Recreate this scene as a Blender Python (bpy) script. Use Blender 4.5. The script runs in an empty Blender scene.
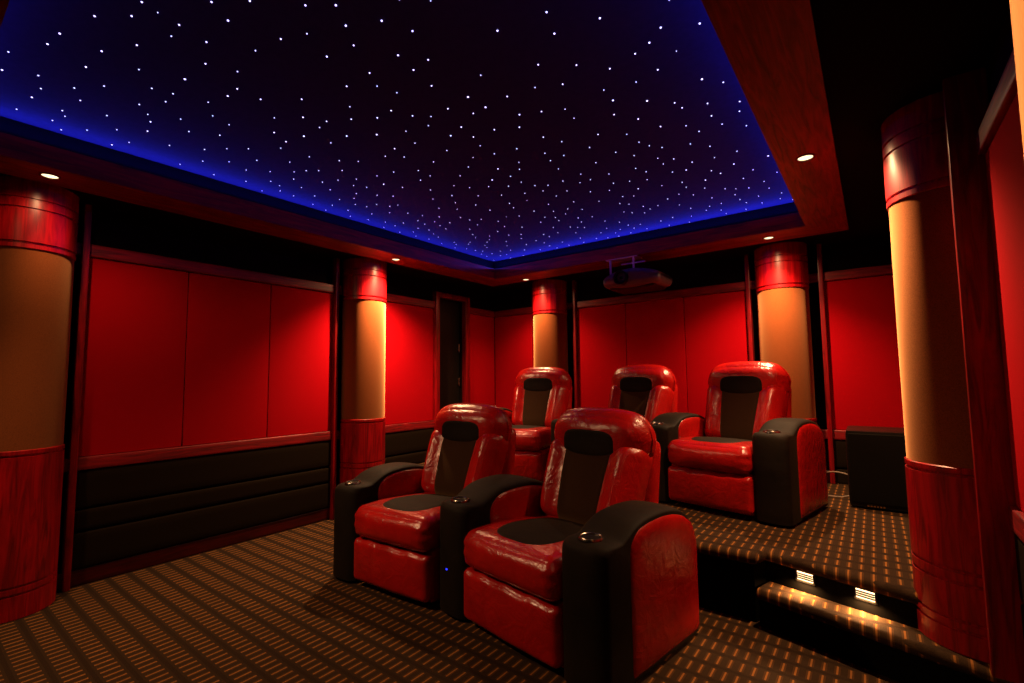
# home theatre with a star ceiling
COVE = 14.0
STEPW = 4.0
SPOTW = 190.0
import bpy, math, random
from mathutils import Vector, Matrix
from mathutils.bvhtree import BVHTree

random.seed(7)
LIGHTC = (1.0, .55, .26)
scene = bpy.context.scene
col = scene.collection
PI = math.pi
R = math.radians

# ------------------------------------------------------------------ helpers
class MB:
    """collects shapes and links them as ONE mesh object"""
    def __init__(s):
        s.v = []; s.f = []
    def add(s, vs, fs):
        o = len(s.v)
        s.v += [tuple(p) for p in vs]
        s.f += [tuple(i + o for i in f) for f in fs]
        return s
    def box(s, x0, x1, y0, y1, z0, z1, b=0.0):
        if b <= 0:
            vs = [(x0,y0,z0),(x1,y0,z0),(x1,y1,z0),(x0,y1,z0),(x0,y0,z1),(x1,y0,z1),(x1,y1,z1),(x0,y1,z1)]
            fs = [(0,3,2,1),(4,5,6,7),(0,1,5,4),(1,2,6,5),(2,3,7,6),(3,0,4,7)]
            return s.add(vs, fs)
        c = ((x0+x1)/2, (y0+y1)/2, (z0+z1)/2)
        h = ((x1-x0)/2, (y1-y0)/2, (z1-z0)/2)
        v, f = puff(c, h, b, n=6)
        return s.add(v, f)
    def prism(s, poly, z0, z1):
        n = len(poly)
        vs = [(p[0], p[1], z0) for p in poly] + [(p[0], p[1], z1) for p in poly]
        fs = [tuple(range(n-1, -1, -1)), tuple(range(n, 2*n))]
        fs += [(i, (i+1) % n, n+(i+1) % n, n+i) for i in range(n)]
        return s.add(vs, fs)
    def lathe(s, prof, a0=0.0, a1=2*PI, n=48, center=(0,0,0)):
        full = abs(a1-a0-2*PI) < 1e-6
        m = n if full else n+1
        vs = []
        for r, z in prof:
            for i in range(m):
                a = a0 + (a1-a0)*i/n
                vs.append((center[0]+r*math.cos(a), center[1]+r*math.sin(a), center[2]+z))
        fs = []
        for j in range(len(prof)-1):
            for i in range(n):
                k = (i+1) % m
                fs.append((j*m+i, j*m+k, (j+1)*m+k, (j+1)*m+i))
        return s.add(vs, fs)
    def tube(s, pts, r, n=8):
        P = [Vector(p) for p in pts]
        vs = []; fs = []
        for i, p in enumerate(P):
            d = (P[min(i+1, len(P)-1)] - P[max(i-1, 0)]).normalized()
            a = d.cross(Vector((0,0,1)))
            if a.length < 1e-3: a = d.cross(Vector((1,0,0)))
            a.normalize(); b = d.cross(a)
            for k in range(n):
                t = 2*PI*k/n
                vs.append(p + a*(r*math.cos(t)) + b*(r*math.sin(t)))
        for i in range(len(P)-1):
            for k in range(n):
                fs.append((i*n+k, i*n+(k+1) % n, (i+1)*n+(k+1) % n, (i+1)*n+k))
        fs.append(tuple(range(n))[::-1]); fs.append(tuple((len(P)-1)*n+k for k in range(n)))
        return s.add(vs, fs)
    def build(s, name, mat, parent=None, sharp=35, smooth=True):
        me = bpy.data.meshes.new(name)
        me.from_pydata(s.v, [], s.f)
        me.materials.append(mat)
        if smooth:
            for p in me.polygons: p.use_smooth = True
            me.set_sharp_from_angle(angle=R(sharp))
        me.update()
        o = bpy.data.objects.new(name, me)
        col.objects.link(o)
        if parent: o.parent = parent
        return o

def puff(c, h, r, puffs=(0,0,0), n=14, deform=None):
    """soft rounded box: half sizes h, edge radius r, faces bulged by puffs"""
    r = min(r, min(h)*0.999)
    idx = {}; vs = []; fs = []
    def vert(p):
        k = tuple(round(a, 5) for a in p)
        if k in idx: return idx[k]
        q = []; d = []
        for a in range(3):
            w = p[a]*h[a]
            cl = max(-(h[a]-r), min(h[a]-r, w))
            q.append(cl); d.append((w-cl)/r)
        L = math.sqrt(sum(t*t for t in d)) or 1
        w = [q[a] + d[a]/L*r for a in range(3)]
        for a in range(3):
            o1, o2 = p[(a+1) % 3], p[(a+2) % 3]
            w[a] += puffs[a]*math.copysign(1, p[a])*abs(p[a])**3*(1-o1*o1)*(1-o2*o2)
        if deform: w = deform(w, p)
        vs.append((w[0]+c[0], w[1]+c[1], w[2]+c[2]))
        idx[k] = len(vs)-1
        return idx[k]
    T = [math.sin((2*i/n-1)*PI/2) for i in range(n+1)]
    for a in range(3):
        for sg in (-1, 1):
            for i in range(n):
                for j in range(n):
                    q = []
                    for (u, v) in ((T[i],T[j]), (T[i+1],T[j]), (T[i+1],T[j+1]), (T[i],T[j+1])):
                        p = [0,0,0]; p[a] = sg; p[(a+1) % 3] = u; p[(a+2) % 3] = v
                        q.append(vert(p))
                    if sg < 0: q.reverse()
                    fs.append(tuple(q))
    return vs, fs

def tilt(vs, pivot, ang):
    """lean points back about the x axis through pivot (y, z)"""
    c, s_ = math.cos(ang), math.sin(ang)
    out = []
    for x, y, z in vs:
        dy, dz = y-pivot[0], z-pivot[1]
        out.append((x, pivot[0]+dy*c+dz*s_, pivot[1]-dy*s_+dz*c))
    return out

def tag(o, label=None, cat=None, group=None, kind=None):
    if label: o['label'] = label
    if cat: o['category'] = cat
    if group: o['group'] = group
    if kind: o['kind'] = kind
    return o
def thing(name, label, cat, loc=(0,0,0), rz=0, group=None):
    o = bpy.data.objects.new(name, None)
    o.empty_display_size = .1
    col.objects.link(o); o.location = loc; o.rotation_euler = (0,0,rz)
    return tag(o, label, cat, group)
def copy_tree(o, parent=None, skip=()):
    kids = [c for c in col.objects if c.parent == o]
    c = o.copy(); col.objects.link(c)
    if parent: c.parent = parent
    for k in kids:
        if k.name.split('.')[0] in skip: continue
        copy_tree(k, c, skip)
    return c

# ------------------------------------------------------------------ materials
def new_mat(name):
    m = bpy.data.materials.new(name); m.use_nodes = True
    nt = m.node_tree
    return m, nt, nt.nodes['Principled BSDF']
def N(nt, t, **kw):
    n = nt.nodes.new(t)
    for k, v in kw.items(): setattr(n, k, v)
    return n
def ramp(nt, fac, stops):
    r = N(nt, 'ShaderNodeValToRGB')
    e = r.color_ramp.elements
    e[0].position, e[0].color = stops[0][0], (*stops[0][1], 1)
    e[1].position, e[1].color = stops[-1][0], (*stops[-1][1], 1)
    for p, c in stops[1:-1]:
        x = e.new(p); x.color = (*c, 1)
    nt.links.new(fac, r.inputs[0]); return r.outputs[0]
def coords(nt, scale=(1,1,1)):
    tc = N(nt, 'ShaderNodeTexCoord'); mp = N(nt, 'ShaderNodeMapping')
    mp.inputs['Scale'].default_value = scale
    nt.links.new(tc.outputs['Object'], mp.inputs[0]); return mp.outputs[0]
def noise(nt, vec, scale, detail=3, rough=.55, dist=0):
    n = N(nt, 'ShaderNodeTexNoise'); n.inputs['Scale'].default_value = scale
    n.inputs['Detail'].default_value = detail; n.inputs['Roughness'].default_value = rough
    n.inputs['Distortion'].default_value = dist
    nt.links.new(vec, n.inputs['Vector']); return n.outputs['Fac']
def bump(nt, bsdf, h, strength, dist=.002, prev=None):
    b = N(nt, 'ShaderNodeBump'); b.inputs['Strength'].default_value = strength
    b.inputs['Distance'].default_value = dist
    nt.links.new(h, b.inputs['Height'])
    if prev: nt.links.new(prev, b.inputs['Normal'])
    nt.links.new(b.outputs[0], bsdf.inputs['Normal']); return b.outputs[0]

def wood(name, dark, light, scale=(14,14,1.2), rough=.34):
    m, nt, b = new_mat(name)
    v = coords(nt, scale)
    f = noise(nt, v, 2.2, 6, .6, 1.3)
    nt.links.new(ramp(nt, f, [(.34, dark), (.62, light)]), b.inputs['Base Color'])
    b.inputs['Roughness'].default_value = rough
    b.inputs['Specular IOR Level'].default_value = .45
    bump(nt, b, f, .10, .001)
    return m
def leather(name, c0, c1, rough, wr=.35):
    m, nt, b = new_mat(name)
    v = coords(nt)
    big = noise(nt, v, 5, 3)
    nt.links.new(ramp(nt, big, [(.35, c0), (.65, c1)]), b.inputs['Base Color'])
    wrk = noise(nt, v, 11, 4, .5, 1.6)
    vo = N(nt, 'ShaderNodeTexVoronoi'); vo.inputs['Scale'].default_value = 260
    nt.links.new(v, vo.inputs['Vector'])
    p = bump(nt, b, wrk, wr, .014)
    w2 = noise(nt, coords(nt, (1,1,2.6)), 24, 3, .5, 2.2)
    p = bump(nt, b, w2, wr*.35, .006, p)
    bump(nt, b, vo.outputs['Distance'], .10, .0012, p)
    b.inputs['Roughness'].default_value = rough
    return m
def cloth(name, c, rough=.95, weave=420, amt=.25, var=.0, sheen=0, tint=(1,1,1), srough=.4):
    m, nt, b = new_mat(name)
    v = coords(nt)
    f = noise(nt, v, weave, 2)
    lo = tuple(x*(1-amt) for x in c); hi = tuple(x*(1+amt) for x in c)
    nt.links.new(ramp(nt, f, [(.3, lo), (.7, hi)]), b.inputs['Base Color'])
    b.inputs['Roughness'].default_value = rough
    b.inputs['Specular IOR Level'].default_value = .04
    if sheen:
        b.inputs['Sheen Weight'].default_value = sheen; b.inputs['Sheen Tint'].default_value = (*tint, 1)
        b.inputs['Sheen Roughness'].default_value = srough
    bump(nt, b, f, .2, .0008)
    return m
def plain(name, c, rough=.5, metal=0, spec=.5):
    m, nt, b = new_mat(name)
    v = coords(nt); f = noise(nt, v, 30, 2)
    nt.links.new(ramp(nt, f, [(.3, tuple(x*.93 for x in c)), (.7, tuple(min(1, x*1.07) for x in c))]), b.inputs['Base Color'])
    b.inputs['Roughness'].default_value = rough
    b.inputs['Metallic'].default_value = metal
    b.inputs['Specular IOR Level'].default_value = spec
    return m
def emit(name, c, s, sample=True):
    m, nt, b = new_mat(name)
    nt.nodes.remove(b)
    e = N(nt, 'ShaderNodeEmission'); e.inputs[0].default_value = (*c, 1); e.inputs[1].default_value = s
    nt.links.new(e.outputs[0], nt.nodes['Material Output'].inputs[0])
    if not sample: m.cycles.emission_sampling = 'NONE'
    return m

def carpet(name):
    """dark brown loop carpet: rows of gold dashes and faint two tone blocks"""
    m, nt, b = new_mat(name)
    tc = N(nt, 'ShaderNodeTexCoord'); sep = N(nt, 'ShaderNodeSeparateXYZ')
    nt.links.new(tc.outputs['Object'], sep.inputs[0])
    def M(op, a, bb=None, c=None):
        n = N(nt, 'ShaderNodeMath', operation=op)
        for i, t in enumerate((a, bb, c)):
            if t is None: continue
            if isinstance(t, (int, float)): n.inputs[i].default_value = t
            else: nt.links.new(t, n.inputs[i])
        return n.outputs[0]
    PX, PY = .047, .108
    # y runs over the nosing too: depth plus drop
    yy = M('SUBTRACT', sep.outputs[1], sep.outputs[2])
    u = M('FRACT', M('DIVIDE', M('ADD', sep.outputs[0], 20.0), PX))
    vv = M('DIVIDE', M('ADD', yy, 20.0), PY)
    v = M('FRACT', vv)
    dash = M('MULTIPLY', M('LESS_THAN', M('ABSOLUTE', M('SUBTRACT', u, .5)), .075), M('LESS_THAN', M('ABSOLUTE', M('SUBTRACT', v, .5)), .32))
    halo = M('MULTIPLY', M('LESS_THAN', M('ABSOLUTE', M('SUBTRACT', u, .5)), .24), M('LESS_THAN', M('ABSOLUTE', M('SUBTRACT', v, .5)), .32))
    dash = M('ADD', M('MULTIPLY', dash, .55), M('MULTIPLY', halo, .09))
    block = M('LESS_THAN', M('ABSOLUTE', M('SUBTRACT', v, .5)), .42)
    n1 = noise(nt, tc.outputs['Object'], 350, 2)
    n2 = noise(nt, tc.outputs['Object'], 3, 2)
    base = ramp(nt, n1, [(.25, (.008,.0042,.002)), (.75, (.034,.018,.009))])
    mx = N(nt, 'ShaderNodeMix', data_type='RGBA'); mx.inputs['B'].default_value = (.048,.026,.011,1)
    nt.links.new(base, mx.inputs['A']); nt.links.new(M('MULTIPLY', block, M('MULTIPLY', n1, .55)), mx.inputs['Factor'])
    mx2 = N(nt, 'ShaderNodeMix', data_type='RGBA'); mx2.inputs['B'].default_value = (.40,.15,.032,1)
    nt.links.new(mx.outputs['Result'], mx2.inputs['A']); nt.links.new(M('MULTIPLY', dash, M('ADD', .55, M('MULTIPLY', n2, .5))), mx2.inputs['Factor'])
    nt.links.new(mx2.outputs['Result'], b.inputs['Base Color'])
    b.inputs['Roughness'].default_value = 1
    b.inputs['Specular IOR Level'].default_value = .1
    h = M('ADD', M('MULTIPLY', n1, .6), M('MULTIPLY', block, .4))
    bump(nt, b, h, .6, .004)
    return m

WOODV = wood('cherry_wood_upright', (.075,.0008,.0016), (.26,.002,.005), (14,14,1.2))
WOODX = wood('cherry_wood_along_x', (.075,.0008,.0016), (.26,.002,.005), (1.2,14,14), .5)
WOODY = wood('cherry_wood_along_y', (.075,.0008,.0016), (.26,.002,.005), (14,1.2,14), .5)
WOODC_LIT = wood('cherry_wood_column_lit', (.13,.0010,.0022), (.40,.0025,.006), (14,14,1.2))  # same cherry stain, lightened so lamplight on the columns is in the colour
WOODD_SHADED = wood('cherry_wood_baseboard_shaded', (.02,.0003,.0005), (.055,.0007,.0012), (1.2,1.2,14))  # same cherry stain again, shade near the floor put into the colour
RED = cloth('red_acoustic_fabric', (.34,.0012,.005), var=.1, amt=.10)
TAN = cloth('tan_speaker_cloth', (.18,.048,.013), amt=.25, weave=260, sheen=.9, tint=(1,.50,.22), srough=.45)
SLATE = cloth('dark_wainscot_fabric', (.010,.006,.003), rough=.8, amt=.12)
BLACKF = cloth('black_wall_fabric', (.006,.004,.004), amt=.2)
LEATHER = leather('red_leather', (.27,.0035,.003), (.40,.006,.005), .27, .45)
SUEDE = leather('black_microfibre', (.005,.003,.0015), (.010,.006,.003), .70, .12)
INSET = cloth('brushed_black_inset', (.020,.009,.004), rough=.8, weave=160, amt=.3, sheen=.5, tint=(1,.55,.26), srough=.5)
for n_ in SUEDE.node_tree.nodes:
    if n_.type == 'BSDF_PRINCIPLED':
        n_.inputs['Sheen Weight'].default_value = .06; n_.inputs['Sheen Tint'].default_value = (1,.6,.3,1); n_.inputs['Sheen Roughness'].default_value = .25
        n_.inputs['Specular IOR Level'].default_value = .12
CARPET = carpet('dash_patterned_carpet')
RISERB = plain('black_riser_face', (.002,.0016,.0012), .9, 0, .05)
STARC = plain('star_ceiling_cloth', (.03,.03,.09), .9, 0, .1)
RISB = plain('cove_riser_black', (.003,.003,.006), .8, 0, .1)
METAL = plain('dark_chrome', (.30,.27,.24), .25, 1)
STEEL = plain('satin_steel', (.62,.58,.62), .45, .25)
PLASTB = plain('black_plastic', (.006,.005,.004), .35, 0, .25)
GRILLE = cloth('black_grille_cloth', (.005,.004,.003), rough=.8)
GREYP = plain('grey_projector_shell', (.13,.10,.13), .35)
LENS = plain('lens_glass', (.01,.01,.015), .06, 0, .9)
CABLE = plain('cable_sheath', (.22,.16,.12), .45)
BRASS = plain('brass_badge', (.6,.38,.14), .35, 1)
LAMP = emit('halogen_lamp', (1.0,.74,.42), 2.2, False)
STEPL = emit('step_lamp', (1.0,.60,.28), 5.0, False)
BLUELED = emit('blue_led', (.02,.03,1.0), 3.0, False)
STRIP = emit('cove_led_strip', (.05,.06,1.0), 4.0, False)
STARM = emit('fibre_optic_star', (.50,.44,1.0), 3.6, False)
STARD = emit('fibre_optic_star_dim', (.44,.42,1.0), 2.8, False)

# ------------------------------------------------------------------ room dimensions
XL, XR, YB, YF = -3.98, .37, 4.90, -2.6     # faces of the wall panels
ZC = 2.385                                  # outer ceiling
ZB = 2.36                                   # underside of the beam ring
PZ, SZ = .34, .185                          # platform and step heights
T = .03                                     # wall plane sits this far behind the panels

def struct(o, label=None):
    return tag(o, label, kind='structure')
struct(MB().box(XL-.3, XR+.3, YF-.3, YB+.3, -.1, 0).build('floor', CARPET, smooth=False))
struct(MB().box(XL-.13, XL-T, YF-.1, 3.86, 0, 2.7).box(XL-.13, XL-T, 4.30, YB+.13, 0, 2.7).box(XL-.13, XL-T, 3.86, 4.30, 2.20, 2.7).box(XL-.13, XL-T, 3.86, 4.30, 0, PZ).build('wall_left', BLACKF, smooth=False))
struct(MB().box(XL-.13, XR+.13, YB+T, YB+.13, 0, 2.7).build('wall_back', BLACKF, smooth=False))
struct(MB().box(XR+T, XR+.13, YF-.1, YB+.13, 0, 2.7).build('wall_right', BLACKF, smooth=False))
struct(MB().box(XL-.13, XR+.13, YF-.13, YF-T, 0, 2.7).build('wall_front', BLACKF, smooth=False))
# outer ceiling: a ring of four slabs round the star tray
bx0, bx1, by0, by1 = -3.34, -.3475, .172, 4.12      # inner edge of the beam ring
ox0, ox1, oy0, oy1 = -3.63, -.0913, -.12, 4.44      # outer edge
rx0, rx1, ry0, ry1 = bx0-.08, bx1+.08, by0-.08, by1+.08
c = MB()
c.box(XL-.13, ox0+.02, YF-.1, YB+.13, ZC, ZC+.3); c.box(ox1-.02, XR+.13, YF-.1, YB+.13, ZC, ZC+.3)
c.box(ox0+.02, ox1-.02, YF-.1, oy0+.02, ZC, ZC+.3); c.box(ox0+.02, ox1-.02, oy1-.02, YB+.13, ZC, ZC+.3)
struct(c.build('ceiling', BLACKF, smooth=False))
# beam ring with mitred corners
def ring_quad(a, b, z0, z1):
    return MB().prism([a[0], a[1], b[1], b[0]], z0, z1)
I = [(bx0,by0), (bx1,by0), (bx1,by1), (bx0,by1)]; O = [(ox0,oy0), (ox1,oy0), (ox1,oy1), (ox0,oy1)]
for k, mt in ((0, WOODX), (1, WOODY), (2, WOODX), (3, WOODY)):
    m_ = ring_quad((O[k], O[(k+1) % 4]), (I[k], I[(k+1) % 4]), ZB, 2.475)
    struct(m_.build('trim_%d' % (k+1), mt, smooth=False), 'red wood ceiling beam around the star ceiling')
# cove riser behind the beam ring
c = MB()
c.box(rx0-.02, rx0, ry0-.02, ry1+.02, 2.47, 2.605); c.box(rx1, rx1+.02, ry0-.02, ry1+.02, 2.47, 2.605)
c.box(rx0, rx1, ry0-.02, ry0, 2.47, 2.605); c.box(rx0, rx1, ry1, ry1+.02, 2.47, 2.605)
c.box(rx0-.02, rx1+.02, ry0-.02, ry1+.02, 2.605, 2.64)
struct(c.build('ceiling_cove', RISB, smooth=False))

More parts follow.
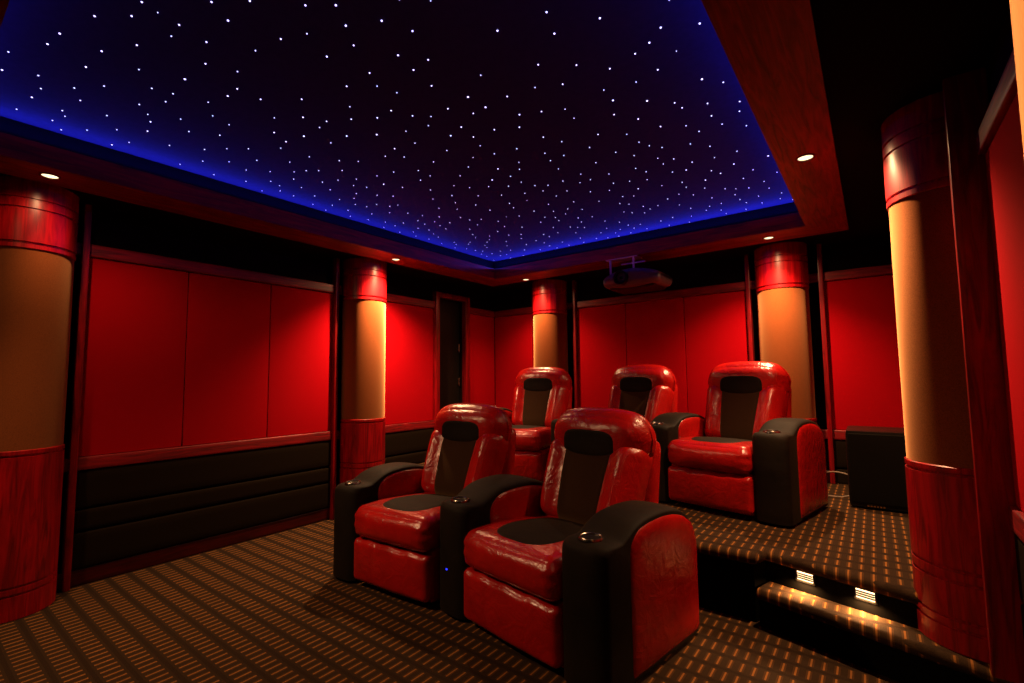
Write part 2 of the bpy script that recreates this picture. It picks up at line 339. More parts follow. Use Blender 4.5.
# star ceiling: cloth panel with fibre points
star = thing('star_ceiling_panel', 'black star ceiling panel with glowing fibre optic points and blue edge glow', 'star ceiling', (0,0,2.585))
MB().box(rx0+.001, rx1-.001, ry0+.001, ry1-.001, .0, .018).build('panel_cloth', STARC, star, smooth=False)
STARS = [tuple(float(q) for q in t.split(',')) for t in """-1.467,1.619,4 -.545,2.166,4 -1.457,1.736,4 -.934,2.071,4 -.805,2.178,4 -.883,1.403,3 -.742,1.550,3 -1.461,.914,3 -1.084,1.366,3 -1.393,1.061,3 -.919,1.514,3 -2.362,.748,4 -1.343,1.167,3 -1.520,.994,3 -.579,1.737,3 -.454,1.807,3 -2.096,1.572,4 -.645,1.791,3 -1.496,1.223,3 -1.841,.712,3 -2.422,1.337,4 -1.518,1.326,3 -1.734,1.048,3 -1.364,1.893,3 -.440,3.199,4 -2.418,.349,3 -1.437,1.992,3 -1.679,1.799,3 -2.418,.474,3 -.903,2.307,3 -2.349,.919,3 -2.533,.333,3 -1.787,1.830,3 -2.246,1.233,3 -.838,2.453,3 -2.595,.461,3 -2.237,1.480,3 -1.547,.848,2 -2.147,1.736,3 -2.510,1.218,3 -1.682,.718,2 -2.557,1.308,3 -2.899,.249,3 -1.793,.638,2 -1.589,1.076,2 -1.845,2.318,3 -1.419,1.319,2 -1.072,1.629,2 -.716,1.818,2 -2.899,.775,3 -.944,1.732,2 -1.782,.880,2 -.841,1.842,2 -3.075,.364,3 -1.986,.489,2 -3.022,.797,3 -1.983,2.427,3 -1.684,1.222,2 -.679,1.978,2 -2.008,.610,2 -1.060,1.811,2 -1.539,1.452,2 -.898,3.088,3 -.632,3.188,3 -2.029,.710,2 -2.094,.488,2 -1.317,1.730,2 -2.610,2.019,3 -1.846,1.217,2 -.734,3.283,3 -2.200,.406,2 -1.265,3.190,3 -3.356,.725,3 -.844,3.335,3 -1.612,1.631,2 -.474,2.250,2 -2.176,.761,2 -1.260,1.938,2 -1.541,1.740,2 -2.265,.549,2 -1.846,1.469,2 -.368,2.347,2 -.704,2.277,2 -1.799,1.567,2 -2.102,1.145,2 -.984,2.191,2 -2.255,.921,2 -.689,2.343,2 -1.954,1.468,2 -.578,2.382,2 -2.255,1.026,2 -1.558,1.929,2 -2.070,1.394,2 -.449,2.462,2 -2.187,1.328,2 -1.698,1.917,2 -1.394,2.159,2 -.593,2.512,2 -1.140,2.321,2 -.469,2.555,2 -.727,2.529,2 -1.340,2.266,2 -2.271,1.339,2 -2.528,.756,2 -2.556,.682,2 -2.004,1.764,2 -.570,2.632,2 -1.590,2.176,2 -.689,2.633,2 -1.248,2.426,2 -2.717,.247,2 -1.925,1.939,2 -.996,2.545,2 -2.629,.758,2 -1.733,2.144,2 -2.703,.545,2 -1.492,2.325,2 -.471,2.730,2 -2.374,1.470,2 -.965,2.623,2 -1.417,2.419,2 -1.153,2.576,2 -2.755,.689,2 -.914,2.689,2 -2.830,.350,2 -.770,2.749,2 -2.185,1.839,2 -1.518,2.428,2 -2.826,.467,2 -2.266,1.763,2 -2.094,1.994,2 -.688,2.849,2 -1.310,2.627,2 -1.974,2.180,2 -2.768,1.051,2 -1.740,2.408,2 -2.950,.376,2 -2.932,.508,2 -2.855,.933,2 -2.532,1.627,2 -.909,2.880,2 -2.260,2.019,2 -2.806,1.217,2 -2.999,.622,2 -.577,3.013,2 -1.850,2.457,2 -1.147,2.861,2 -2.402,1.936,2 -.833,2.995,2 -3.113,.476,2 -2.640,1.718,2 -1.113,2.952,2 -2.362,2.130,2 -1.617,2.740,2 -3.011,1.066,2 -2.917,1.316,2 -.979,3.064,2 -2.821,1.578,2 -1.959,2.578,2 -1.810,2.685,2 -1.735,2.737,2 -3.113,.925,2 -1.361,2.988,2 -3.269,.338,2 -.771,3.202,2 -3.271,.466,2 -3.258,.598,2 -2.551,2.135,2 -1.946,2.755,2 -3.184,1.120,2 -2.903,1.741,2 -2.745,1.980,2 -3.359,.514,2 -.553,3.358,2 -1.558,3.027,2 -3.007,1.596,2 -.981,3.271,2 -2.386,2.456,2 -3.340,1.052,2 -2.731,2.198,2 -2.981,1.848,2 -3.161,1.520,2 -2.807,2.115,2 -.632,3.467,2 -.435,3.499,2 -1.413,3.258,2 -3.342,1.242,2 -2.154,2.844,2 -3.290,1.418,2 -2.378,2.708,2 -.386,3.599,2 -1.675,.927,1 -3.271,1.641,2 -.775,3.580,2 -.990,3.556,2 -1.167,3.517,2 -2.366,2.866,2 -2.916,2.316,2 -.637,3.670,2 -2.103,3.102,2 -.384,1.979,1 -1.312,1.532,1 -1.373,3.555,2 -.897,3.705,2 -.745,3.747,2 -2.926,2.505,2 -2.265,3.122,2 -3.242,2.168,2 -2.793,2.725,2 -2.116,3.280,2 -2.561,2.986,2 -.612,3.888,2 -1.928,.851,1 -1.173,1.753,1 -1.907,3.471,2 -.384,2.095,1 -1.090,3.832,2 -.788,2.002,1 -3.003,2.680,2 -2.214,3.367,2 -.713,3.976,2 -3.349,2.262,2 -1.736,1.301,1 -2.830,2.886,2 -.931,1.967,1 -2.100,.614,1 -1.705,1.389,1 -3.025,2.779,2 -2.529,3.262,2 -2.420,3.376,2 -1.279,3.964,2 -.359,2.227,1 -2.083,3.643,2 -.746,4.138,2 -2.977,2.986,2 -1.388,3.990,2 -3.158,2.821,2 -2.124,.866,1 -1.655,3.917,2 -1.156,1.993,1 -3.371,2.615,2 -3.118,2.916,2 -2.665,3.337,2 -1.648,4.030,2 -2.551,3.543,2 -1.730,1.629,1 -1.977,1.323,1 -3.372,2.794,2 -2.387,3.676,2 -2.654,3.489,2 -1.162,2.094,1 -2.384,3.768,2 -2.627,3.651,2 -1.806,1.682,1 -1.861,4.173,2 -2.555,3.797,2 -2.440,.603,1 -.345,2.492,1 -1.942,1.646,1 -2.710,3.850,2 -2.224,4.151,2 -2.888,3.766,2 -1.014,2.418,1 -2.365,1.146,1 -2.476,.884,1 -2.552,4.040,2 -1.734,2.016,1 -2.842,4.004,2 -2.709,4.098,2 -2.960,3.922,2 -3.251,3.692,2 -2.589,.947,1 -3.202,3.907,2 -2.614,1.034,1 -1.684,2.325,1 -2.748,.860,1 -1.084,2.685,1 -2.826,.743,1 -2.654,1.328,1 -3.364,4.138,2 -.983,2.809,1 -2.450,1.704,1 -1.541,2.559,1 -2.627,1.487,1 -.984,2.909,1 -2.105,2.244,1 -1.467,2.719,1 -.705,3.017,1 -2.260,2.122,1 -2.902,1.141,1 -1.320,2.832,1 -2.785,1.451,1 -2.534,1.907,1 -1.849,2.578,1 -1.458,2.837,1 -2.759,1.627,1 -3.130,.693,1 -3.170,.496,1 -1.538,2.836,1 -2.250,2.335,1 -2.073,2.499,1 -2.683,1.853,1 -2.188,2.428,1 -1.260,3.027,1 -2.898,1.540,1 -1.155,3.077,1 -3.068,1.221,1 -2.793,1.787,1 -1.817,2.799,1 -.389,3.315,1 -3.247,.775,1 -3.012,1.443,1 -2.433,2.288,1 -1.683,2.906,1 -2.790,1.906,1 -3.107,1.338,1 -2.099,2.676,1 -1.439,3.089,1 -2.241,2.580,1 -1.112,3.240,1 -1.794,2.941,1 -2.544,2.417,1 -.986,3.376,1 -2.896,2.002,1 -3.099,1.702,1 -3.185,1.592,1 -1.344,3.299,1 -2.466,2.576,1 -1.752,3.123,1 -.887,3.475,1 -1.595,3.234,1 -1.930,3.047,1 -2.990,2.048,1 -1.069,3.475,1 -.530,3.610,1 -2.186,2.939,1 -3.170,1.843,1 -3.091,1.994,1 -2.846,2.337,1 -1.489,3.376,1 -.714,3.629,1 -2.650,2.582,1 -2.553,2.685,1 -2.964,2.229,1 -3.371,1.562,1 -3.285,1.747,1 -1.441,3.438,1 -1.867,3.230,1 -3.087,2.126,1 -1.782,3.313,1 -1.982,3.204,1 -3.060,2.210,1 -.351,3.774,1 -.523,3.765,1 -3.239,2.028,1 -1.276,3.609,1 -1.939,3.318,1 -3.336,1.926,1 -3.030,2.406,1 -1.138,3.699,1 -1.351,3.643,1 -2.878,2.618,1 -1.545,3.576,1 -2.668,2.848,1 -.353,3.895,1 -2.052,3.343,1 -3.164,2.335,1 -1.500,3.638,1 -.737,3.873,1 -.466,3.924,1 -1.800,3.518,1 -3.375,2.057,1 -2.648,2.940,1 -1.420,3.703,1 -.870,3.870,1 -2.485,3.120,1 -.959,3.882,1 -2.068,3.426,1 -2.912,2.787,1 -.376,4.029,1 -1.936,3.581,1 -.491,4.048,1 -2.683,3.080,1 -3.305,2.404,1 -1.006,3.961,1 -1.766,3.686,1 -.617,4.058,1 -3.144,2.643,1 -3.245,2.533,1 -2.951,2.888,1 -.909,4.028,1 -1.682,3.795,1 -.420,4.131,1 -2.205,3.555,1 -1.143,4.028,1 -3.257,2.646,1 -2.816,3.126,1 -2.036,3.691,1 -1.988,3.730,1 -.898,4.148,1 -1.562,3.962,1 -1.843,3.878,1 -1.204,4.175,1 -3.269,2.865,1 -2.258,3.717,1 -1.763,3.989,1 -2.903,3.264,1 -1.371,4.150,1 -2.127,3.823,1 -3.171,3.022,1 -2.810,3.399,1 -1.565,4.123,1 -1.946,3.970,1 -1.841,4.057,1 -2.951,3.357,1 -3.348,2.965,1 -3.210,3.121,1 -1.727,4.142,1 -3.324,3.107,1 -2.176,3.998,1 -2.800,3.637,1 -1.966,4.157,1 -2.064,4.110,1 -2.961,3.538,1 -3.090,3.434,1 -3.214,3.339,1 -2.536,3.911,1 -2.383,4.008,1 -3.150,3.477,1 -3.343,3.294,1 -3.250,3.403,1 -3.048,3.609,1 -2.389,4.145,1 -3.084,3.684,1 -3.348,3.489,1 -3.281,3.587,1 -2.535,4.152,1 -3.213,3.768,1 -3.300,3.850,1 -3.099,4.031,1 -3.176,4.024,1 -2.983,4.182,1 -3.317,3.957,1 -3.160,4.186,1 -1.999,.540,0 -1.179,1.107,0 -.575,1.908,0 -1.864,2.101,0 -2.011,2.875,0 -2.362,3.071,0 -2.885,3.485,0 -3.065,3.881,0 -1.054,1.052,2 -.866,1.212,1 -.947,.938,1 -.825,.189,1 -.759,.651,1 -.448,1.308,2 -.462,.233,1 -.569,1.513,2 -.770,1.286,2 -1.348,.339,2 -.560,1.039,1 -1.266,.614,2 -.864,.502,2 -.534,.882,2 -.686,1.053,2 -2.094,.273,2 -.608,1.387,2 -1.219,.317,2 -1.541,.297,1 -1.879,.417,2 -1.826,.281,1 -1.418,.192,2 -.369,.829,1 -1.490,.699,2 -.837,.760,1 -.344,.203,1 -1.595,.635,2 -.843,.870,1 -.417,1.407,2 -1.700,.527,1 -.602,.574,1 -.736,1.385,1 -2.559,.190,1 -.913,.285,2 -.610,.185,1 -1.070,.474,1 -1.319,.443,2 -.681,1.188,1 -.964,.783,2 -1.375,.832,2 -.452,.508,1 -.560,.443,1 -.893,1.050,2 -.423,.914,1 -1.182,.943,1 -1.180,.538,1 -1.261,1.035,1 -1.643,.310,1 -2.263,.250,1 -1.013,.330,2 -1.179,.766,1 -1.070,.221,1 -.568,1.172,1 -.673,.734,1 -3.185,.171,1 -.700,.519,1 -.919,.615,2 -1.864,.541,1 -1.509,.560,2 -.379,1.579,2 -1.512,.419,1 -1.749,.179,2 -.706,.302,1 -1.975,.184,1 -1.647,.182,1 -3.056,.187,1 -3.362,.276,1 -3.298,.171,1 -1.529,.170,1 -2.169,.186,2 -.654,.947,1 -.367,.363,1 -.682,.419,1 -.443,1.086,1 -.348,.560,2 -.504,.662,2 -.537,.340,2 -.849,.397,1 -1.212,.211,2 -1.774,.371,1 -1.063,.718,1 -.634,.836,1 -.507,1.622,1 -1.367,.729,1 -1.416,.604,1 -1.089,.613,2 -1.101,.862,1 -1.257,.853,1 -.528,.775,1 -.584,1.284,2 -1.624,.412,1""".split()]
def star_mb(mb, x, y, b):
    r = (.0018, .0026, .0031, .0036, .0044)[int(b)]
    mb.lathe([(r, 0.002), (r, -.0015), (r*.75, -.003), (r*.02, -.004)], n=8, center=(x, y, 0))
rest_mb = MB()
for i, (x, y, b) in enumerate(STARS):
    x = min(max(x, rx0+.02), rx1-.02); y = min(max(y, ry0+.02), ry1-.02)
    if i < 100:
        mb = MB(); star_mb(mb, 0, 0, b)
        o = mb.build('star_point', STARM, star); o.location = (x, y, 0)
    else:
        star_mb(rest_mb, x, y, b)
o = rest_mb.build('star_point_field', STARD, star); tag(o, kind='stuff')

# cove led strips lying on the ledge above the beams
strips = [((bx0-.05, (by0+by1)/2), (.012, by1-by0), 'left', .85), (((bx0+bx1)/2, by1+.05), (bx1-bx0, .012), 'back', .9),
          ((bx1+.05, (by0+by1)/2), (.012, by1-by0), 'right', .35), (((bx0+bx1)/2, by0-.05), (bx1-bx0, .012), 'front', .08)]
for (x, y), (sx, sy), nm, pw in strips:
    o = MB().box(x-sx/2, x+sx/2, y-sy/2, y+sy/2, 2.4755, 2.4785).build('led_strip', STRIP, smooth=False)
    tag(o, 'blue led strip hidden in the cove along the %s edge of the star ceiling' % nm, 'led strip', 'cove led strips')
    L = bpy.data.lights.new('cove_glow', 'AREA'); L.shape = 'RECTANGLE'; L.size = sx; L.size_y = sy
    L.color = (.05,.06,1.0); L.energy = COVE*pw
    lo = bpy.data.objects.new('cove_glow', L); col.objects.link(lo); lo.location = (x, y, 2.482)
    inward = {'left': (1,0), 'back': (0,-1), 'right': (-1,0), 'front': (0,1)}[nm]
    lo.rotation_euler = Vector((inward[0]*.7, inward[1]*.7, .75)).to_track_quat('-Z', 'X' if sy > sx else 'Y').to_euler()
    L.size, L.size_y = (max(sx, sy), .010) if False else (L.size, L.size_y)

# ------------------------------------------------------------------ wall dressing
Z_B0, Z_R0, Z_R1, Z_T0, Z_T1 = .10, .705, .785, 2.055, 2.135
def wall_box(mb, side, a0, a1, z0, z1, d0, d1, b=0):
    """a box on a wall: a along the wall, d = how far its face stands in front of the panel plane"""
    if side == 'left': mb.box(XL-T+.004+d0, XL+d1, a0, a1, z0, z1, b)
    elif side == 'right': mb.box(XR-d1, XR+T-.004-d0, a0, a1, z0, z1, b)
    else: mb.box(a0, a1, YB-d1, YB+T-.004-d0, z0, z1, b)
    return mb
def rail(n, side, a0, a1, z0, z1, d, mat, lab=None):
    struct(wall_box(MB(), side, a0, a1, z0, z1, 0, d, .006).build(n, mat), lab)
WY = WOODY; WX = WOODX
tn = 5
for side, a0, a1, mt in (('left', YF, 3.80, WY), ('left', 4.37, YB+T, WY), ('back', XL, XR, WX), ('right', YF, YB+T, WY)):
    if side == 'left' and a0 > 4: a1 = YB-.02
    rail('trim_%d' % tn, side, a0, a1, Z_T0, Z_T1, .018, mt, 'red wood rail above the fabric panels'); tn += 1
    rail('trim_%d' % tn, side, a0, a1, Z_R0, Z_R1, .018, mt, 'red wood rail below the fabric panels'); tn += 1
rail('baseboard_left', 'left', YF, 2.70, 0, Z_B0, .003, WOODD_SHADED)
rail('baseboard_back', 'back', XL, XR, PZ, PZ+Z_B0, .003, WOODD_SHADED)
rail('baseboard_right', 'right', YF, 2.40, 0, Z_B0, .003, WOODD_SHADED)

def panel(side, a0, a1, label, group=None):
    o = wall_box(MB(), side, a0+.003, a1-.003, Z_R1+.002, Z_T0-.002, .0, 0, .007).build('acoustic_panel', RED)
    tag(o, label, 'wall panel', group)
def wainscot(side, a0, a1, z0, label):
    ax = {'left': (XL, (a0+a1)/2, z0), 'right': (XR, (a0+a1)/2, z0), 'back': ((a0+a1)/2, YB, z0)}[side]
    t = thing('wainscot', label, 'wall panel', ax, 0, 'dark padded wainscots')
    for k, (p, q) in enumerate(((z0+.0, .325), (.33, .462), (.467, Z_R0))):
        if q - p < .03: continue
        o = wall_box(MB(), side, a0, a1, p+.002, q-.002, 0, .012, .012).build('padded_board', SLATE, t)
        o.matrix_parent_inverse = Matrix.Translation((-ax[0], -ax[1], -ax[2]))
panel('left', .76, 1.342, 'red fabric wall panel beside the leftmost column, left of three')
panel('left', 1.342, 1.944, 'red fabric wall panel in the middle of the three between the left wall columns')
panel('left', 1.944, 2.53, 'brightly lit red fabric wall panel just left of the tall lit left wall column')
panel('left', 3.07, 3.80, 'red fabric wall panel between the lit left wall column and the black doorway')
panel('left', 4.385, YB, 'narrow red fabric wall panel right of the black doorway, before the corner')
panel('back', XL, -3.33, 'red fabric wall panel on the back wall between the corner and the far column')
panel('back', -2.745, -2.135, 'red fabric back wall panel just right of the far column behind the leftmost back seat')
panel('back', -2.135, -1.502, 'darkest red fabric back wall panel below the hanging projector')
panel('back', -1.502, -.90, 'red fabric back wall panel just left of the column behind the right back seat')
panel('back', -.315, XR, 'red fabric back wall panel above the black subwoofer')
panel('right', .76, 1.60, 'red fabric panel on the right wall nearest the camera')
panel('right', 1.60, 2.44, 'bright red fabric panel at the right edge beside the near column board')
panel('right', 3.03, YB, 'red fabric panel on the right wall behind the big right column')
wainscot('left', .76, 2.53, Z_B0, 'long dark padded wainscot under the three red panels of the left wall')
wainscot('left', 3.07, 3.80, PZ+Z_B0, 'dark padded wainscot between the lit left column and the doorway')
wainscot('left', 4.385, YB-.02, PZ+Z_B0, 'short dark padded wainscot right of the doorway at the corner')
wainscot('back', XL+.02, -3.33, PZ+Z_B0, 'dark padded wainscot on the back wall left of the far column')
wainscot('back', -2.745, -.90, PZ+Z_B0, 'long dark padded wainscot behind the back row seats')
wainscot('back', -.315, XR-.02, PZ+Z_B0, 'dark padded wainscot beside the black subwoofer')
wainscot('right', .76, 2.44, Z_B0, 'brown lit padded wainscot at the right edge under the bright red panel')
wainscot('right', 3.03, YB-.02, PZ+Z_B0, 'dark padded wainscot on the right wall behind the big right column')

# doorway in the left wall
d = MB()
d.box(XL-T, XL+.035, 3.80, 3.865, PZ, 2.25, .005); d.box(XL-T, XL+.035, 4.30, 4.38, PZ, 2.25, .005)
d.box(XL-T, XL+.034, 3.84, 4.33, 2.19, 2.25, .005)
struct(d.build('trim_%d' % tn, WOODV), 'red wood frame of the black doorway'); tn += 1
dr = struct(MB().box(XL-.115, XL-.07, 3.862, 4.298, PZ+.005, 2.197, .004).build('door_1', PLASTB), 'black door leaf set back in the left wall')
for z in (.75, 1.21, 1.62):
    h = MB().box(XL-.072, XL-.055, 4.262, 4.292, z-.045, z+.045, .003)
    h.lathe([(.0,-.05), (.006,-.05), (.006,.05), (.0,.05)], n=10, center=(XL-.052, 4.277, z))
    h.build('hinge', METAL, dr)

# columns --------------------------------------------------------------
def column(x, y, face, z0, grooves, label, boards_z0=None, half=.27, wd=.105, fo=.022):
    """half round column against a wall; face = angle it looks towards"""
    t = thing('column', label, 'column', (x, y, z0), face, 'round wood and cloth columns')
    a = PI - math.acos(min(1, (wd+T*.6)/.207))
    def prof(z_lo, z_hi, gs, r=.207):
        p = [(r-.004, z_lo), (r, z_lo+.004)]
        for g in sorted(gs):
            p += [(r, g-.007), (r-.009, g-.005), (r-.009, g+.005), (r, g+.007)]
        p += [(r, z_hi-.004), (r-.006, z_hi)]
        return [(q, z-z0) for q, z in p]
    MB().lathe(prof(z0, .888, [g for g in grooves if g > z0+.03]+[.858]), -a, a, 40).build('wood_base', WOODC_LIT, t)
    MB().lathe([(.200, .884-z0), (.201, 1.4-z0), (.200, 2.0-z0)], -a, a, 40).build('cloth_sleeve', TAN, t)
    MB().lathe(prof(1.992, ZC-.001, [2.025, 2.218, 2.272]), -a, a, 40).build('wood_capital', WOODC_LIT, t)
    bz = (boards_z0 if boards_z0 is not None else z0) - z0
    for s in (-1, 1):
        MB().box(-wd-T+.004, fo, s*half+(-.036 if s < 0 else 0), s*half+(0 if s < 0 else .036), bz+.001, ZC-z0-.001, .004).build('side_board', WOODV, t)
    return t
column(-3.895, .49, 0, 0, [.17, .13], 'leftmost round column with unlit brown cloth and wide red wood base', wd=.085, fo=-.04, half=.245)
column(-3.895, 2.80, 0, 0, [.495, .45], 'left wall column with brightly lit tan cloth behind the front seats', wd=.085, fo=-.04, half=.245)
column(-3.04, YB-.105, -PI/2, PZ, [.495, .45], 'far back wall column rising behind the leftmost back seat', fo=-.06)
column(-.607, YB-.105, -PI/2, PZ, [.495, .45], 'back wall column behind the right back seat', fo=-.06)
column(.295, 2.72, PI, SZ, [.495, .45, .31, .275], 'big right column standing on the carpeted step', wd=.075, fo=.02)
column(.295, .465, PI, 0, [.17, .13], 'nearest column, a strip of orange lit cloth at the right edge', wd=.075, fo=.02)

# platform and step -----------------------------------------------------
def nosed(name, poly, ztop, zbot, front, label):
    """raised floor: carpeted slab with rolled front edges over set back black faces.
    poly is counter-clockwise; front = how many leading edges are free fronts"""
    n = len(poly)
    # miter-offset helper
    def off(dist):
        out = []
        for i in range(n):
            p = Vector(poly[i]); a = Vector(poly[i-1]); b = Vector(poly[(i+1) % n])
            n1 = (p-a).normalized(); n1 = Vector((-n1.y, n1.x)); n2 = (b-p).normalized(); n2 = Vector((-n2.y, n2.x))
            d1 = dist if (i-1) % n < front else 0.0
            d2 = dist if i < front else 0.0
            det = n1.x*n2.y - n1.y*n2.x
            if abs(det) < 1e-4: out.append(p + n1*max(d1, d2)); continue
            x = (d1*n2.y - d2*n1.y)/det; y = (n1.x*d2 - n2.x*d1)/det
            out.append(p + Vector((x, y)))
        return out
    t = thing(name, label, 'platform'); t['kind'] = 'structure'
    del t['category']
    rr = .028
    rings = []
    for k in range(0, 9):
        a = PI*k/8
        rings.append((off(rr*(1-math.sin(a)) + 0.0), ztop-rr+rr*math.cos(a)))
    vs = []; fs = []
    for ring, z in rings: vs += [(p.x, p.y, z) for p in ring]
    for k in range(len(rings)-1):
        for i in range(n):
            j = (i+1) % n
            fs.append((k*n+j, k*n+i, (k+1)*n+i, (k+1)*n+j))
    fs.append(tuple(range(n))); fs.append(tuple(len(vs)-n+i for i in range(n))[::-1])
    MB().add(vs, fs).build('carpet_top', CARPET, t, sharp=50)
    MB().prism([(p.x, p.y) for p in off(.022)], zbot, ztop-2*rr+.001).build('riser_face', RISERB, t, smooth=False)
    return t
s_dir = Vector((.66, -.19)).normalized(); nrm = Vector((-s_dir.y, s_dir.x))
A = Vector((-.527, 2.705)); k_end = (XR+.025-A.x)/s_dir.x
Bp = A + s_dir*k_end
A2 = A + nrm*.125; B2 = A2 + s_dir*((XR+.025-A2.x)/s_dir.x)
plat = nosed('carpeted_platform', [(XL-.025, 2.735), (A.x-.0, 2.735), tuple(A2), tuple(B2), (XR+.025, YB+.025), (XL-.025, YB+.025)], PZ, 0.0, 3,
      'raised carpeted platform carrying the back row of seats')
A3 = A + nrm*.30; B3 = A3 + s_dir*((XR+.025-A3.x)/s_dir.x)
step = nosed('carpeted_step', [tuple(A), tuple(Bp), tuple(B3), tuple(A3)], SZ, 0.0, 1,
      'narrow carpeted step with glowing step lights in front of the platform')

# step lights: two louvred fixtures in the riser above the step
ang = math.atan2(s_dir.y, s_dir.x)
for k, (x, lab) in enumerate(((-.327, 'glowing louvred step light in the riser, the left one of the two'), (-.088, 'glowing louvred step light in the riser, the right one beside the big column'))):
    p = A2 + s_dir*((x-A2.x)/s_dir.x) + nrm*.022
    t = thing('step_light', lab, 'step light', (p.x, p.y, .262), ang, 'step lights in the riser')
    f = MB()
    f.box(-.045, .045, -.006, .004, .020, .028); f.box(-.045, .045, -.006, .004, -.028, -.020)
    f.box(-.045, -.036, -.006, .004, -.028, .028); f.box(.036, .045, -.006, .004, -.028, .028)
    f.build('bezel', PLASTB, t, smooth=False)
    MB().box(-.036, .036, -.002, .002, -.020, .020).build('lens', STEPL, t, smooth=False)
    for j in range(3):
        z = -.010 + j*.010
        b_ = MB(); b_.add([(-.036,-.012,z+.002),(.036,-.012,z+.002),(.036,-.003,z+.003),(-.036,-.003,z+.003),(-.036,-.012,z-.002),(.036,-.012,z-.002),(.036,-.003,z-.001),(-.036,-.003,z-.001)],
               [(0,1,2,3),(7,6,5,4),(0,4,5,1),(1,5,6,2),(2,6,7,3),(3,7,4,0)])
        b_.build('louvre', PLASTB, t, smooth=False)
    L = bpy.data.lights.new('step_glow', 'AREA'); L.shape = 'RECTANGLE'; L.size = .07; L.size_y = .03; L.energy = STEPW; L.color = (1,.52,.20); L.spread = R(150)
    lo = bpy.data.objects.new('step_glow', L); col.objects.link(lo)
    q = p - nrm*.014
    lo.location = (q.x, q.y, .250)
    dirv = Vector((-nrm.x*.25, -nrm.y*.25, -1)).normalized()
    lo.rotation_euler = dirv.to_track_quat('-Z', 'Y').to_euler()

# downlights --------------------------------------------------------------
def downlight(x, y, label, power=1.0, spill=None, aim=(0,0)):
    t = thing('recessed_downlight', label, 'ceiling light', (x, y, ZB), 0, 'recessed downlights in the ceiling beams')
    MB().lathe([(.043, 0.001), (.043, -.005), (.039, -.007), (.034, -.004), (.033, -.0005)], n=32).build('trim_ring', METAL, t)
    MB().lathe([(.033, -.001), (.026, -.004), (.014, -.006), (.0005, -.0065)], n=24).build('lamp', LAMP, t)
    L = bpy.data.lights.new('downlight_beam', 'SPOT'); L.energy = SPOTW*power; L.color = LIGHTC
    L.spot_size = R(122); L.spot_blend = 1.0; L.shadow_soft_size = .022
    lo = bpy.data.objects.new('downlight_beam', L); col.objects.link(lo); lo.location = (x, y, ZB-.032)
    lo.rotation_euler = Vector((aim[0], aim[1], -1)).to_track_quat('-Z', 'Y').to_euler()
    L = bpy.data.lights.new('downlight_spill', 'SPOT'); L.energy = SPOTW*(spill or power)*.045; L.color = LIGHTC
    L.spot_size = R(172); L.spot_blend = .6; L.shadow_soft_size = .022
    lo = bpy.data.objects.new('downlight_spill', L); col.objects.link(lo); lo.location = (x, y, ZB-.03)
downlight(-3.475, .50, 'glowing round downlight in the left beam above the leftmost column', .15, .7, (.05, .6))
downlight(-3.48, 2.84, 'glowing round downlight in the left beam above the lit left column', 1.7, 1.8, (-.10, .06))
downlight(-3.08, 4.36, 'small glowing round downlight in the back beam above the far column', .60, 1.2, (0, .06))
downlight(-.616, 4.28, 'glowing round downlight in the back beam above the column behind the right back seat', 1.15, 1.9, (-.10, .05))
downlight(-.218, 2.80, 'largest glowing round downlight, in the right beam', 1.1, 1.2, (.20, .03))
downlight(-.218, .50, 'round downlight in the right beam out over the nearest column', .7, .4, (.10, -.42))
downlight(-3.08, .03, 'added unseen fill downlight in the front beam at the front left corner of the star ceiling', .8, .3, (.40, .30))  # unseen lamp, added to brighten the front row recliners

# subwoofer -----------------------------------------------------------------
t = thing('subwoofer', 'black box subwoofer on the platform beside the big right column', 'speaker', (.02, 4.06, PZ), 0)
MB().box(-.20, .23, .012, .42, .012, .525, .014).build('cabinet', PLASTB, t)
MB().box(-.188, .218, -.004, .02, .045, .505, .01).build('grille', GRILLE, t)
for i, (a, b) in enumerate(((-.17,.04), (.20,.04), (-.17,.39), (.20,.39))):
    MB().lathe([(.0,.0), (.018,.0), (.018,.014), (.0,.014)], n=14, center=(a, b, .0005)).build('foot', PLASTB, t)
bd = MB()
for i in range(6):
    bd.box(-.10+i*.017, -.10+i*.017+.010, .004, .011, .022, .030)
bd.build('badge', BRASS, t, smooth=False)
def bez(P, n=28):
    out = []
    for i in range(n+1):
        u = i/n; Q = [Vector(p) for p in P]
        while len(Q) > 1: Q = [Q[j].lerp(Q[j+1], u) for j in range(len(Q)-1)]
        out.append(Q[0])
    return out
tag(MB().tube(bez([(-.187, 4.36, PZ+.17), (-.26, 4.34, PZ+.20), (-.36, 4.42, PZ+.19), (-.44, 4.60, PZ+.06), (-.46, 4.75, PZ+.012)]), .005).build('speaker_cable', CABLE), 'thin grey cable arching from the left side of the subwoofer', 'cable')
tag(MB().tube(bez([(-.19, 4.30, PZ+.03), (-.30, 4.26, PZ+.0), (-.42, 4.36, PZ+.01), (-.44, 4.55, PZ+.008), (-.40, 4.74, PZ+.007)]), .0045).build('power_cable', CABLE), 'pale power cable lying on the carpet left of the subwoofer', 'cable')

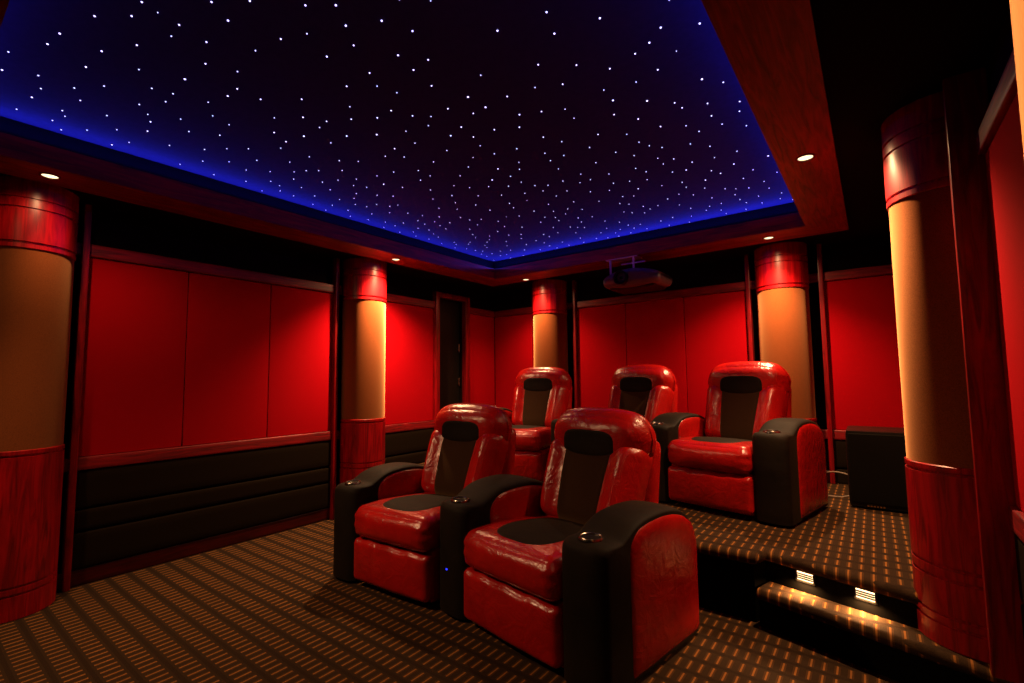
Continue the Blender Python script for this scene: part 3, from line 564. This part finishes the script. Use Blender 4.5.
# projector -------------------------------------------------------------------
t = thing('projector', 'grey curved projector hanging from the back beam on two posts', 'projector', (-1.74, 4.20, ZB), R(0))
def pj(w, p):
    x, y, z = w
    z = z - .045*(x/.28)**2*(1 if z > 0 else -.2)
    y = y - .05*(1-(x/.28)**2)*(1 if y < 0 else 0)
    return [x, y, z]
v, f = puff((0, .10, -.20), (.28, .19, .075), .05, (0, .0, .02), 14, pj)
MB().add(v, f).build('shell', GREYP, t)
v, f = puff((0, .10, -.265), (.22, .17, .03), .028, (0,0,0), 10)
MB().add(v, f).build('lower_body', PLASTB, t)
def ring_y(r0, r1, y0, y1, cx, cz, n=28):
    prof = [(r0, y0), (r1, y0), (r1, y1), (r0, y1), (r0, y0)]
    m_ = MB().lathe(prof, n=n)
    m_.v = [(cx+a, c_, cz+b) for a, b, c_ in [(p[0], p[1], p[2]) for p in m_.v]]
    return m_
ring_y(.050, .066, -.175, -.06, -.055, -.205).build('lens_barrel', PLASTB, t)
lg = MB().lathe([(.051, -.11), (.035, -.13), (.015, -.138), (.001, -.14)], n=28)
lg.v = [(-.055+a, c_, -.205+b) for a, b, c_ in lg.v]; lg.build('lens', LENS, t)
for x in (-.20, .03):
    MB().lathe([(.0, -.165), (.010, -.165), (.010, .0), (.0, .0)], n=14, center=(x, -.055, -.001)).build('ceiling_post', STEEL, t)
MB().box(-.09, .14, -.062, -.048, -.068, -.058).build('cross_bar', STEEL, t, smooth=False)
MB().box(-.24, .07, -.075, .05, -.008, -.0005).build('mounting_plate', STEEL, t, smooth=False)

# ------------------------------------------------------------------ recliners
ARM_W = .105
def catmull(P, m=5):
    out = []
    for i in range(len(P)-1):
        p0 = P[max(i-1,0)]; p1 = P[i]; p2 = P[i+1]; p3 = P[min(i+2, len(P)-1)]
        for k in range(m):
            u = k/m
            out.append(tuple(.5*((2*p1[a])+(-p0[a]+p2[a])*u+(2*p0[a]-5*p1[a]+4*p2[a]-p3[a])*u*u+(-p0[a]+3*p1[a]-3*p2[a]+p3[a])*u**3) for a in range(2)))
    out.append(P[-1]); return out
ARMP0 = [(.0,.02), (.0,.20), (.0,.40), (.0,.545), (.012,.585), (.045,.602), (.095,.603), (.145,.608), (.195,.640), (.25,.672), (.32,.690), (.42,.695), (.52,.686), (.62,.652), (.70,.590), (.748,.51), (.765,.42), (.768,.25), (.768,.02)]
AZ = [(.0,.0), (.40,.385), (.60,.572), (.70,.645)]
def azm(z):
    for a, b in zip(AZ, AZ[1:]):
        if z <= b[0]: return a[1] + (b[1]-a[1])*(z-a[0])/(b[0]-a[0])
    return z - .055
ARMP = [(y, azm(z)) for y, z in ARMP0]
def arm_top(y):
    P = [(0,.60), (.145,.608), (.195,.640), (.25,.672), (.32,.690), (.42,.695), (.52,.686), (.62,.652), (.70,.590), (.748,.51), (.77,.42)]
    for a, b in zip(P, P[1:]):
        if a[0] <= y <= b[0]: return azm(a[1] + (b[1]-a[1])*(y-a[0])/(b[0]-a[0]))
    return azm(P[-1][1])
def arm(root, xc, side, wedge, cup_led=False, ARM_W=.110):
    """side -1 left, +1 right; wedge = extra outward flare towards the back"""
    P = catmull(ARMP, 4)
    S = [-1,-.985,-.95,-.88,-.76,-.55,-.28,0,.28,.55,.76,.88,.95,.985,1]
    def X(s, y):
        return xc + ARM_W*s - (wedge*max(y, 0)*(1-s)/2 if side < 0 else 0)
    vs = []; n = len(P)
    for s in S:
        g = 1 - math.sqrt(max(0, 1-abs(s)**3.2))
        for (y, z) in P:
            fy = max(0, 1-y/.16) if z > .03 else max(0, 1-y/.16)
            ft = max(0, min(1, (z-.45)/.12))
            yy = y + .055*g*fy - .03*g*max(0, (y-.62)/.15)
            zz = z - .022*g*ft
            vs.append((X(s, yy), yy, zz))
    fs = []
    for k in range(len(S)-1):
        for i in range(n-1):
            fs.append((k*n+i+1, k*n+i, (k+1)*n+i, (k+1)*n+i+1))
        fs.append((k*n+0, k*n+n-1, (k+1)*n+n-1, (k+1)*n+0))
    # end caps as strips between front/top profile and the bottom line
    for k, flip in ((0, False), (len(S)-1, True)):
        ids = [k*n+i for i in range(n)]
        fs.append(tuple(ids) if not flip else tuple(reversed(ids)))
    a = MB().add(vs, fs).build('armrest', SUEDE, root, sharp=42)
    for s in (-1, 1):
        nu, nv = 26, 18
        gv = []; gf = []
        for i in range(nu+1):
            u = i/nu
            u2 = .5-.5*math.cos(PI*u)
            y = .185 + (.752-.185)*u2
            top = arm_top(y) - .028
            # rounded shoulders
            e = min((y-.185)/.07, 1); top -= .055*(1-math.sqrt(max(0, 1-(1-e)**2)))
            for j in range(nv+1):
                v_ = .5-.5*math.cos(PI*j/nv)
                z = .03 + (top-.03)*v_
                ff = (1-abs(2*u2-1)**10)*(1-abs(2*v_-1)**12)
                o_ = -.004 + .016*ff**.5 + .006*ff*math.sin(PI*u2)
                if abs(y-.50) < .012 and s == side: o_ -= .002*(1-abs(y-.50)/.012)
                gv.append((X(s, y) + s*o_, y, z))
        for i in range(nu):
            for j in range(nv):
                q = (i*(nv+1)+j, (i+1)*(nv+1)+j, (i+1)*(nv+1)+j+1, i*(nv+1)+j+1)
                gf.append(q if s > 0 else tuple(reversed(q)))
        o = MB().add(gv, gf).build('side_panel', LEATHER, a, sharp=60)
        tag(o, 'red leather side panel of the armrest')
    cx = X(0, .085)
    c_ = MB().lathe([(.038, .000), (.039, .008), (.042, .0105), (.046, .0105), (.049, .006), (.050, .0)], n=36, center=(cx, .085, azm(.6025)))
    cup = c_.build('cup_holder', METAL, a)
    MB().lathe([(.039, .0045), (.02, .0035), (.0005, .003)], n=28, center=(cx, .085, azm(.6025))).build('cup_well', PLASTB, cup)
    if cup_led:
        MB().box(cx-.008, cx+.000, -.004, .004, .236, .244, .0015).build('power_indicator', BLUELED, root)
    return a

def sheet(bvh, shape, origin, direction, lift=.004, nu=22, nv=22):
    """cloth inset laid on a cushion: shape(u, v) -> point in the casting plane"""
    vs = []; fs = []
    d = Vector(direction)
    for i in range(nu+1):
        for j in range(nv+1):
            u = -1+2*i/nu; v = -1+2*j/nv
            p = Vector(shape(u, v))
            hit, nr, ix, ds = bvh.ray_cast(p, d, 2.0)
            if hit is None: hit = p + d*1.0; 
            edge = max(abs(u), abs(v))
            l = lift if edge < .999 else -.003
            vs.append(tuple(hit - d*l))
    for i in range(nu):
        for j in range(nv):
            fs.append((i*(nv+1)+j, (i+1)*(nv+1)+j, (i+1)*(nv+1)+j+1, i*(nv+1)+j+1))
    return vs, fs
def disc_map(u, v, k=5.0):
    """square to superellipse"""
    m = max(abs(u), abs(v))
    if m < 1e-6: return 0, 0
    L = (abs(u/m)**k + abs(v/m)**k)**(1/k)
    return u/L, v/L

def make_recliner(label, left_wedge, right_arm, led=False):
    root = thing('recliner', label, 'recliner', (0,0,0), 0, 'red and black leather home theatre recliners')
    # base frame
    MB().box(-.295, .295, .05, .74, .02, .30, .02).build('base', LEATHER, root)
    def seam(x): return sum(math.exp(-((x-s)/.008)**2) for s in (-.13, .13))
    # footrest
    def fr(w, p):
        x, y, z = w
        if y < 0:
            y += .010*seam(x)*(1-p[2]**2*.5) - .004*math.sin(x*9+1)*(1-p[0]**2)
        if z > 0: z -= .010*seam(x) - .004*math.cos(x*40)
        return [x, y, z]
    v, f = puff((0, .04, .160), (.298, .045, .122), .032, (0, .012, .004), 30, fr)
    MB().add(v, f).build('footrest', LEATHER, root)
    # seat cushion
    def sc(w, p):
        x, y, z = w
        if z > 0: z -= .025*max(0, (y+.1))/.27 * (1 if p[2] > .5 else p[2]*2 if p[2] > 0 else 0)
        if y < 0:
            # pleats near the front corners
            y += .004*math.sin(z*120)*max(0, (abs(x)-.2)/.1)
        return [x, y, z]
    v, f = puff((0, .300, .380), (.299, .315, .092), .060, (0, .018, .018), 26, sc)
    cush = MB().add(v, f).build('seat_cushion', LEATHER, root)
    bv = BVHTree.FromPolygons([Vector(q) for q in v], f)
    def seat_shape(u, v_):
        a, b = disc_map(u, v_, 3.2)
        return (a*.188, .300 + b*.262, 1.2)
    sv, sf = sheet(bv, seat_shape, None, (0,0,-1))
    MB().add(sv, sf).build('seat_inset', SUEDE, cush, sharp=60)
    # backrest
    def br(w, p):
        x, y, z = w
        k = math.exp(-((abs(x)-.215)/.055)**2)
        if y < 0:
            y -= .038*k*(1-p[2]**4)
            y += .006*math.exp(-((abs(x)-.162)/.012)**2)
            y += .0022*math.sin(z*95+abs(x)*30)*max(0, (abs(x)-.17)/.1)*max(0, z/.2)
        x *= 1 + .05*(z/.24)
        return [x, y, z]
    v, f = puff((0, .665, .635), (.290, .100, .245), .080, (.0, .012, .02), 30, br)
    v = tilt(v, (.665, .62), R(21))
    back = MB().add(v, f).build('backrest', LEATHER, root)
    bv = BVHTree.FromPolygons([Vector(q) for q in v], f)
    def back_shape(u, v_):
        z = .645 + v_*.215
        return ((.138+.016*v_)*u, -.5, z)
    sv, sf = sheet(bv, back_shape, None, (0,1,0), .004)
    MB().add(sv, sf).build('back_inset', INSET, back, sharp=60)
    # headrest
    def hr(w, p):
        x, y, z = w
        z -= .050*(abs(x)/.32)**3*(1 if z > 0 else 0)
        if z < 0:
            x *= 1 - .06*(-z/.12)
            q = max(0, 1-(x/.21)**2)
            z -= .034*q*(-p[2]); y -= .012*q*(-p[2]) if y < 0 else 0
        if y < 0: y += .035*(abs(x)/.30)**3
        if y < 0: y += .0018*math.sin(x*110)*max(0, p[2])*max(0, 1-abs(p[0])**4)
        return [x, y, z]
    v, f = puff((0, .745, .888), (.318, .115, .152), .108, (.0, .014, .012), 28, hr)
    head = MB().add(v, f).build('headrest', LEATHER, root)
    bv = BVHTree.FromPolygons([Vector(q) for q in v], f)
    def head_shape(u, v_):
        a, b = disc_map(u, v_, 4.0)
        if v_ < 0: b = v_; a = u
        return (a*.168, -.5, .845 + b*(.095 if v_ > 0 else .128))
    sv, sf = sheet(bv, head_shape, None, (0,1,0), .004)
    MB().add(sv, sf).build('head_inset', SUEDE, head, sharp=60)
    # rear shell
    v, f = puff((0, .790, .54), (.280, .05, .36), .045, (0, .01, 0), 12)
    v = tilt(v, (.70, .30), R(9))
    MB().add(v, f).build('back_shell', LEATHER, root)
    arm(root, -.300-ARM_W-.004, -1, left_wedge, led)
    if right_arm: arm(root, .300+ARM_W+.004, 1, 0)
    return root

c1 = make_recliner('nearest recliner, front row right, with its whole red side panel showing', math.tan(R(8)), True, True)
c1.location = (-1.415, 1.798, .0); c1.rotation_euler = (0,0,R(-9.3)); c1.scale = (1.07,1.035,1.02)
c2 = make_recliner('front row left recliner, between the nearest recliner and the left wall', 0, False)
c2.location = (-2.285, 1.82, 0); c2.rotation_euler = (0,0,R(3.3)); c2.scale = (1.035,1.035,1.02)
c3 = make_recliner('brightly lit back row recliner at the right end, nearest the subwoofer', math.tan(R(3)), True)
c3.location = (-.93, 3.37, PZ); c3.rotation_euler = (0,0,R(-11)); c3.scale = (.97,.97,.97)
c4 = copy_tree(c2)
c4.location = (-1.74, 3.42, PZ); c4.rotation_euler = (0,0,R(-6)); c4.scale = (.97,.97,.97)
c4['label'] = 'middle recliner of the back row, in front of the darkest back wall panels'
c5 = copy_tree(c2)
c5.location = (-2.57, 3.37, PZ); c5.rotation_euler = (0,0,R(10)); c5.scale = (.97,.97,.97)
c5['label'] = 'back row recliner at the left end, in front of the far column'

# ------------------------------------------------------------------ world and camera
w = bpy.data.worlds.new('world'); scene.world = w; w.use_nodes = True
w.node_tree.nodes['Background'].inputs[0].default_value = (0,0,0,1)
w.node_tree.nodes['Background'].inputs[1].default_value = 0

cam = bpy.data.cameras.new('camera'); co = bpy.data.objects.new('camera', cam); col.objects.link(co)
cam.sensor_width = 36.0; cam.lens = 477.69/1024*36.0; cam.clip_start = .02
Rm = Matrix(((0.798056,0.054159,0.600144),(0.602493,-0.054506,-0.796261),(-0.010414,0.997044,-0.076129)))
co.matrix_world = Matrix.Translation((0,0,1.25)) @ Rm.to_4x4()
scene.camera = co
scene.view_settings.view_transform = 'Standard'
scene.view_settings.look = 'None'
scene.view_settings.exposure = 0.0
scene.view_settings.gamma = 1.0
scene.view_settings.use_curve_mapping = False
